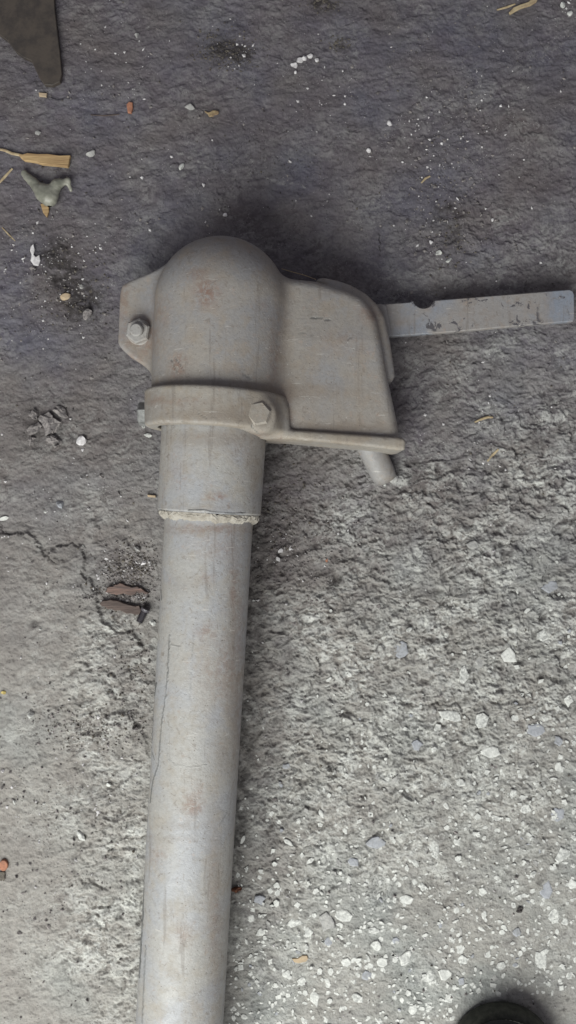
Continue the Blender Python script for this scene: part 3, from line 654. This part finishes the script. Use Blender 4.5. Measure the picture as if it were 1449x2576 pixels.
flat('bark_strip', torn([(250, 1520), (258, 1510), (285, 1509), (310, 1516), (335, 1524), (350, 1527), (358, 1540), (350, 1548), (325, 1545), (300, 1538), (270, 1532)], 1.6), .0036, M_bark2, 'lower dark brown strip of rotten wood beside the pipe', 'bark')
flat('wood_crumb', [(370, 1244), (391, 1246), (392, 1252), (372, 1250)], .0022, M_peach, 'pale splinter left of the pipe sleeve', 'wood crumb')
flat('clay_disc', [(8+11*math.cos(t), 2178+14*math.sin(t)) for t in np.linspace(0, 2*math.pi, 14, endpoint=False)], .003, M_orange, 'orange disc shaped crumb at the left edge', 'crumb')
rock('moss_clump', 6, 2204, 26, 26, .004, M_soilclump, 'dark green moss clump below the orange disc at the left edge', 'moss', seed=131, sub=3, jag=1.3)
rock('rusty_scrap', 595, 2236, 30, 16, .005, M_rustb, 'crumpled rust brown scrap beside the lower pipe', 'scrap', seed=132, sub=3, jag=1.6)
rock('clay_crumb', 822, 1408, 10, 18, .003, M_orange, 'reddish clay crumb on the rough floor right of the pipe', 'crumb', seed=133)
flat('peach_stone', [(734, 2412), (750, 2411), (760, 2404), (772, 2404), (776, 2412), (770, 2420), (752, 2424), (740, 2421)], .0012, M_peach, 'peach coloured flat stone in the lower floor right of the pipe', 'stone')
rock('dark_crumb', 1306, 2290, 26, 18, .004, M_darkgrit, 'black knotted crumb on the lower right floor', 'crumb', seed=134, sub=3, jag=1.8)
# screw
sx = empty('screw', P(358, 1549, gz(358, 1549)+.003))
tag(sx, 'dark threaded screw stub lying between the bark and the pipe', 'screw')
def lathe(prof, ns=24):
    V = []; F = []
    for z, r in prof: V += [(r*math.cos(2*math.pi*k/ns), r*math.sin(2*math.pi*k/ns), z) for k in range(ns)]
    for j in range(len(prof)-1): F += [[j*ns+k, j*ns+(k+1) % ns, (j+1)*ns+(k+1) % ns, (j+1)*ns+k] for k in range(ns)]
    F += [list(range(ns-1, -1, -1)), [(len(prof)-1)*ns+k for k in range(ns)]]; return V, F
R = Vector((0, 0, 1)).rotation_difference(Vector((.5, 1, .08)).normalized()).to_matrix()
prof = []
for k in range(12): prof += [(-.0055+k*.0008, .0022), (-.0055+k*.0008+.0004, .0028)]
V, F = lathe(prof); np_mesh('thread', [R@Vector(v) for v in V], F, M_steel, sx, False)
V, F = lathe([(.0040, .0030), (.0045, .0036), (.0062, .0036), (.0066, .0030)]); np_mesh('screw_head', [R@Vector(v) for v in V], F, M_steel, sx, False)

# ------------------------------------------------------------------ aggregate set in the slab
cmesh = []
for k in range(24):
    r_ = np.random.default_rng(900+k); n = int(r_.integers(5, 10)); an = np.sort(r_.random(n)*.75/n*2*math.pi+np.arange(n)/n*2*math.pi)
    rad = r_.uniform(.55, 1.05, n); O = np.stack([np.cos(an)*rad, np.sin(an)*rad], 1)
    hz = r_.normal(size=n)*.06; V = [(x*1.06, y*1.06, -1.) for x, y in O]+[(x, y, .25+h_) for (x, y), h_ in zip(O, hz)]+[(x*.82, y*.82, .5+h_*2) for (x, y), h_ in zip(O, hz)]+[(r_.normal()*.15, r_.normal()*.15, .55)]
    F = [[j*n+i, j*n+(i+1) % n, (j+1)*n+(i+1) % n, (j+1)*n+i] for j in range(2) for i in range(n)]+[[2*n+i, 2*n+(i+1) % n, 3*n] for i in range(n)]
    me = bpy.data.meshes.new('stone'); me.from_pydata(V, [], F); me.update(); cmesh.append(me)
def covered(x, y):
    if 330 < x < 690 and y > 1000 and axx(y)-128 < x < axx(y)+122: return True
    if 290 < x < 1010 and 600 < y < 1140: return True
    return False
named = [(510, 0)]
big = [(862, 2302, 50, 42, 0), (740, 2322, 42, 34, 0), (776, 2345, 28, 34, 0), (823, 2320, 44, 46, 2), (826, 2368, 26, 34, 1), (1095, 2135, 28, 54, 0), (1358, 2418, 36, 66, 0), (1412, 2152, 50, 42, 0), (1394, 2302, 28, 40, 0),
       (1440, 2225, 28, 40, 0), (1260, 2430, 34, 24, 0), (1120, 2450, 40, 34, 0), (1320, 2035, 36, 30, 0), (1348, 1838, 46, 44, 1), (1405, 2050, 34, 40, 1), (790, 2510, 30, 50, 0), (760, 2468, 30, 34, 0), (1008, 1632, 42, 44, 1), (945, 2120, 60, 46, 1),
       (1385, 1475, 46, 34, 1), (1375, 2240, 34, 48, 1), (1020, 2265, 44, 26, 0), (1060, 2232, 30, 36, 0), (1080, 2460, 26, 36, 0), (960, 2420, 30, 34, 0), (1022, 2408, 24, 44, 0), (1130, 2510, 30, 24, 0), (1040, 2540, 24, 30, 0), (870, 2420, 26, 22, 0),
       (1300, 2345, 26, 34, 1), (1190, 1370, 30, 26, 2), (1135, 1800, 60, 34, 0), (1210, 1815, 40, 40, 0), (1165, 1700, 30, 50, 0), (1280, 1650, 40, 60, 0), (1235, 1890, 50, 30, 0), (1370, 1600, 34, 30, 0), (1430, 1760, 30, 34, 0)]
cnt = 0; done = []
cm = [M_chip, M_chipb, M_chipg]
def chip(x, y, w, h, mi, rot):
    me = cmesh[int(rng.integers(24))]; key = (me.name, mi)
    if key not in chipc:
        m2 = me.copy(); m2.materials.append(cm[mi]); chipc[key] = m2
    o = bpy.data.objects.new('stone', chipc[key]); link(o, floor_ob)
    z = max(gz(x, y), gz(x+w*.2, y), gz(x-w*.2, y), gz(x, y+h*.2), gz(x, y-h*.2)); o.location = P(x, y, z-.00015)
    o.scale = (w*K*.56, h*K*.56, .0010); o.rotation_euler = (rng.normal()*.04, rng.normal()*.04, rot)
chipc = {}
for x, y, w, h, mi in big: chip(x, y, w, h, mi, rng.normal()*.25); done.append((x, y, max(w, h)/2))
tries = 0
while len(done) < 292 and tries < 40000:
    tries += 1; x = rng.uniform(580, 1455); y = rng.uniform(1480, 2580)
    dens = sm(np.array(y+.55*(x-600)), 1450, 2650); dens = float(dens)**2.2
    if rng.random() > dens or covered(x, y) or (x > 1150 and y > 2480): continue
    s = 11+22*rng.random()**2.0; el = rng.uniform(.35, .95)
    if any((x-a)**2+(y-b)**2 < (s*.6+c)**2 for a, b, c in done): continue
    chip(x, y, s, s*el, int(rng.choice([0, 0, 0, 0, 2, 1])), rng.uniform(0, 3.14)); done.append((x, y, s/2))
# aggregate too small to pick out singly
V = []; F = []; k = 0
while k < 1250:
    x = rng.uniform(560, 1470); y = rng.uniform(1350, 2590); dens = float(sm(np.array(y+.55*(x-600)), 1300, 2750))**(1.5 if k < 850 else 3)
    if rng.random() > dens or covered(x, y) or (x > 1150 and y > 2500): continue
    w = (rng.uniform(5, 11) if k < 850 else rng.uniform(10, 19))*K*.5; h = w*rng.uniform(.35, 1); n = int(rng.integers(4, 7)); a0 = rng.uniform(0, 6.28); a = np.arange(n)/n*6.283+rng.uniform(-.3, .3, n)
    O = np.stack([w*np.cos(a), h*np.sin(a)], 1)@np.array([[math.cos(a0), math.sin(a0)], [-math.sin(a0), math.cos(a0)]]); p = P(x, y, gz(x, y)); b0_ = len(V)
    V += [(p.x+q[0]*1.1, p.y+q[1]*1.1, p.z-.0006) for q in O]+[(p.x+q[0], p.y+q[1], p.z+.00035) for q in O]
    F += [[b0_+i, b0_+(i+1) % n, b0_+n+(i+1) % n, b0_+n+i] for i in range(n)]+[[b0_+n+i for i in range(n)]]; k += 1
tag(np_mesh('fine_aggregate', V, F, M_chip, floor_ob, False), kind='stuff')
# loose grit: tiny grains nobody could count
OV = np.array([(1, 0, 0), (-1, 0, 0), (0, 1, 0), (0, -1, 0), (0, 0, 1), (0, 0, -1)], float)
OF = np.array([(0, 2, 4), (2, 1, 4), (1, 3, 4), (3, 0, 4), (2, 0, 5), (1, 2, 5), (3, 1, 5), (0, 3, 5)])
def grit(name, n, mat, smin_, smax, clusters, base, label, pw=3.0):
    xs, ys = [], []
    cw = np.array([c[4] for c in clusters]+[base]); cw = cw/cw.sum()
    pick = rng.choice(len(cw), n, p=cw)
    V = []; F = []; k = 0
    for p in pick:
        if p == len(clusters): x, y = rng.uniform(-40, 1490), rng.uniform(-40, 2610)
        else: c = clusters[p]; x, y = c[0]+rng.normal()*c[2], c[1]+rng.normal()*c[3]
        if covered(x, y) and rng.random() < .9: continue
        if not (-60 < x < 1510 and -60 < y < 2640): continue
        s = (smin_+(smax-smin_)*rng.random()**pw)*K/2
        v = OV*np.array([s*rng.uniform(.6, 1.3), s*rng.uniform(.6, 1.3), s*rng.uniform(.5, .9)])*(1+.3*rng.normal(size=(6, 1)))
        a = rng.uniform(0, 6.28); c_, s_ = math.cos(a), math.sin(a); v[:, :2] = v[:, :2]@np.array([[c_, s_], [-s_, c_]])
        v += np.array(P(x, y, gz(x, y)+s*.35)); V.append(v); F.append(OF+6*k); k += 1
    o = np_mesh(name, np.concatenate(V), np.concatenate(F), mat, smooth=False); tag(o, label, kind='stuff', cat='grit'); return o
grit('white_grit', 1500, M_white, 2.0, 8, [(1110, 330, 90, 40, .3), (1090, 560, 60, 60, .35), (1200, 300, 60, 60, .2), (1110, 420, 60, 80, .2), (800, 240, 40, 40, .15), (320, 1430, 50, 40, .5), (310, 1487, 40, 6, .12), (310, 1505, 45, 5, .2), (120, 720, 80, 80, .5), (240, 640, 80, 60, .3),
     (760, 1380, 90, 40, .4), (100, 2100, 110, 200, .7), (150, 1250, 110, 100, .4), (300, 160, 130, 100, .25), (1190, 1080, 90, 60, .4), (260, 1960, 60, 60, .3), (600, 130, 20, 20, .1), (1430, 25, 20, 20, .15)], 3.0, 'scattered tiny pale grit')
grit('dark_grit', 1900, M_darkgrit, 1.8, 6, [(560, 125, 30, 22, .6), (605, 140, 20, 20, .4), (700, 420, 150, 70, .8), (200, 760, 40, 35, .8), (150, 680, 40, 40, .5), (1100, 420, 90, 120, .8), (330, 1440, 50, 40, .7), (680, 1300, 50, 120, .5),
     (120, 1060, 60, 50, .5), (100, 2050, 110, 120, .4), (1130, 570, 40, 50, .4)], 2.5, 'scattered tiny dark crumbs of soil')
grit('brown_grit', 2400, M_soilclump, 2.2, 7.5, [(330, 1440, 50, 40, 1.5), (350, 1700, 40, 80, .5), (720, 1300, 60, 90, .7), (180, 720, 60, 60, .6), (560, 125, 40, 26, .7), (815, 5, 30, 14, .4), (240, 1830, 80, 30, .6), (1150, 590, 30, 40, .4), (850, 110, 16, 10, .2)], 1.5, 'scattered brown soil crumbs')
grit('grey_grit', 3600, M_mortar, 2.5, 10, [(330, 1440, 50, 40, 1.2), (310, 1490, 45, 10, .5), (310, 1506, 45, 5, .4), (350, 1700, 40, 80, .5), (240, 1830, 80, 30, .6), (760, 1380, 100, 60, .8), (120, 720, 80, 80, .5), (100, 2100, 110, 240, .7), (1120, 450, 80, 150, .8)], 3.0, 'scattered grey concrete crumbs')

# ------------------------------------------------------------------ shoe toe, bottom right
shoe = empty('shoe', P(1264, 2700, 0)); tag(shoe, 'dark shoe toe with olive rubber rim entering at the bottom right', 'shoe')
SL = Vector(shoe.location)
def shoe_part(name, zt, r, yoff, mat, z0, z1, rnd):
    c = P(1266, 2531, (z0+z1)/2); rr = r*K*(H-(z0+z1)/2)/H
    def f(X, Y, Z):
        d2 = np.where(Y > c.y-yoff-rr, np.hypot(X-c.x, Y-(c.y-yoff-rr)), np.abs(X-c.x))-rr
        return extr(d2, Z, z0, z1, rnd)
    V, F = surface_nets(f, (c.x-rr-.004, c.y-.20, z0-.004), (c.x+rr+.004, c.y-yoff+.005, z1+.004), .002)
    return np_mesh(name, V-np.array(SL), F, mat, shoe)
shoe_part('sole', 0, 136, 0, M_sole, .001, .022, .006)
shoe_part('upper', 0, 104, .0115, M_upper, .020, .036, .008)
V = []; F = []; k = 0
for t in np.linspace(.15, math.pi-.15, 30):
    r = 110*K*.96; c = P(1266, 2531, .02); cy = c.y-.0100-r
    p = Vector((c.x+r*math.cos(t), cy+r*math.sin(t), .0222)); d = Vector((-math.sin(t), math.cos(t), 0))
    v, f = limb([p-d*.0014-SL, p-SL, p+d*.0014-SL], [.0008, .0012, .0008], 6); V += v; F += [[i+k for i in q] for q in f]; k += len(v)
tag(np_mesh('stitching', V, F, M_stitch, shoe), kind='stuff')
print('tris', sum(len(o.data.polygons) for o in SC.objects if o.type == 'MESH'))
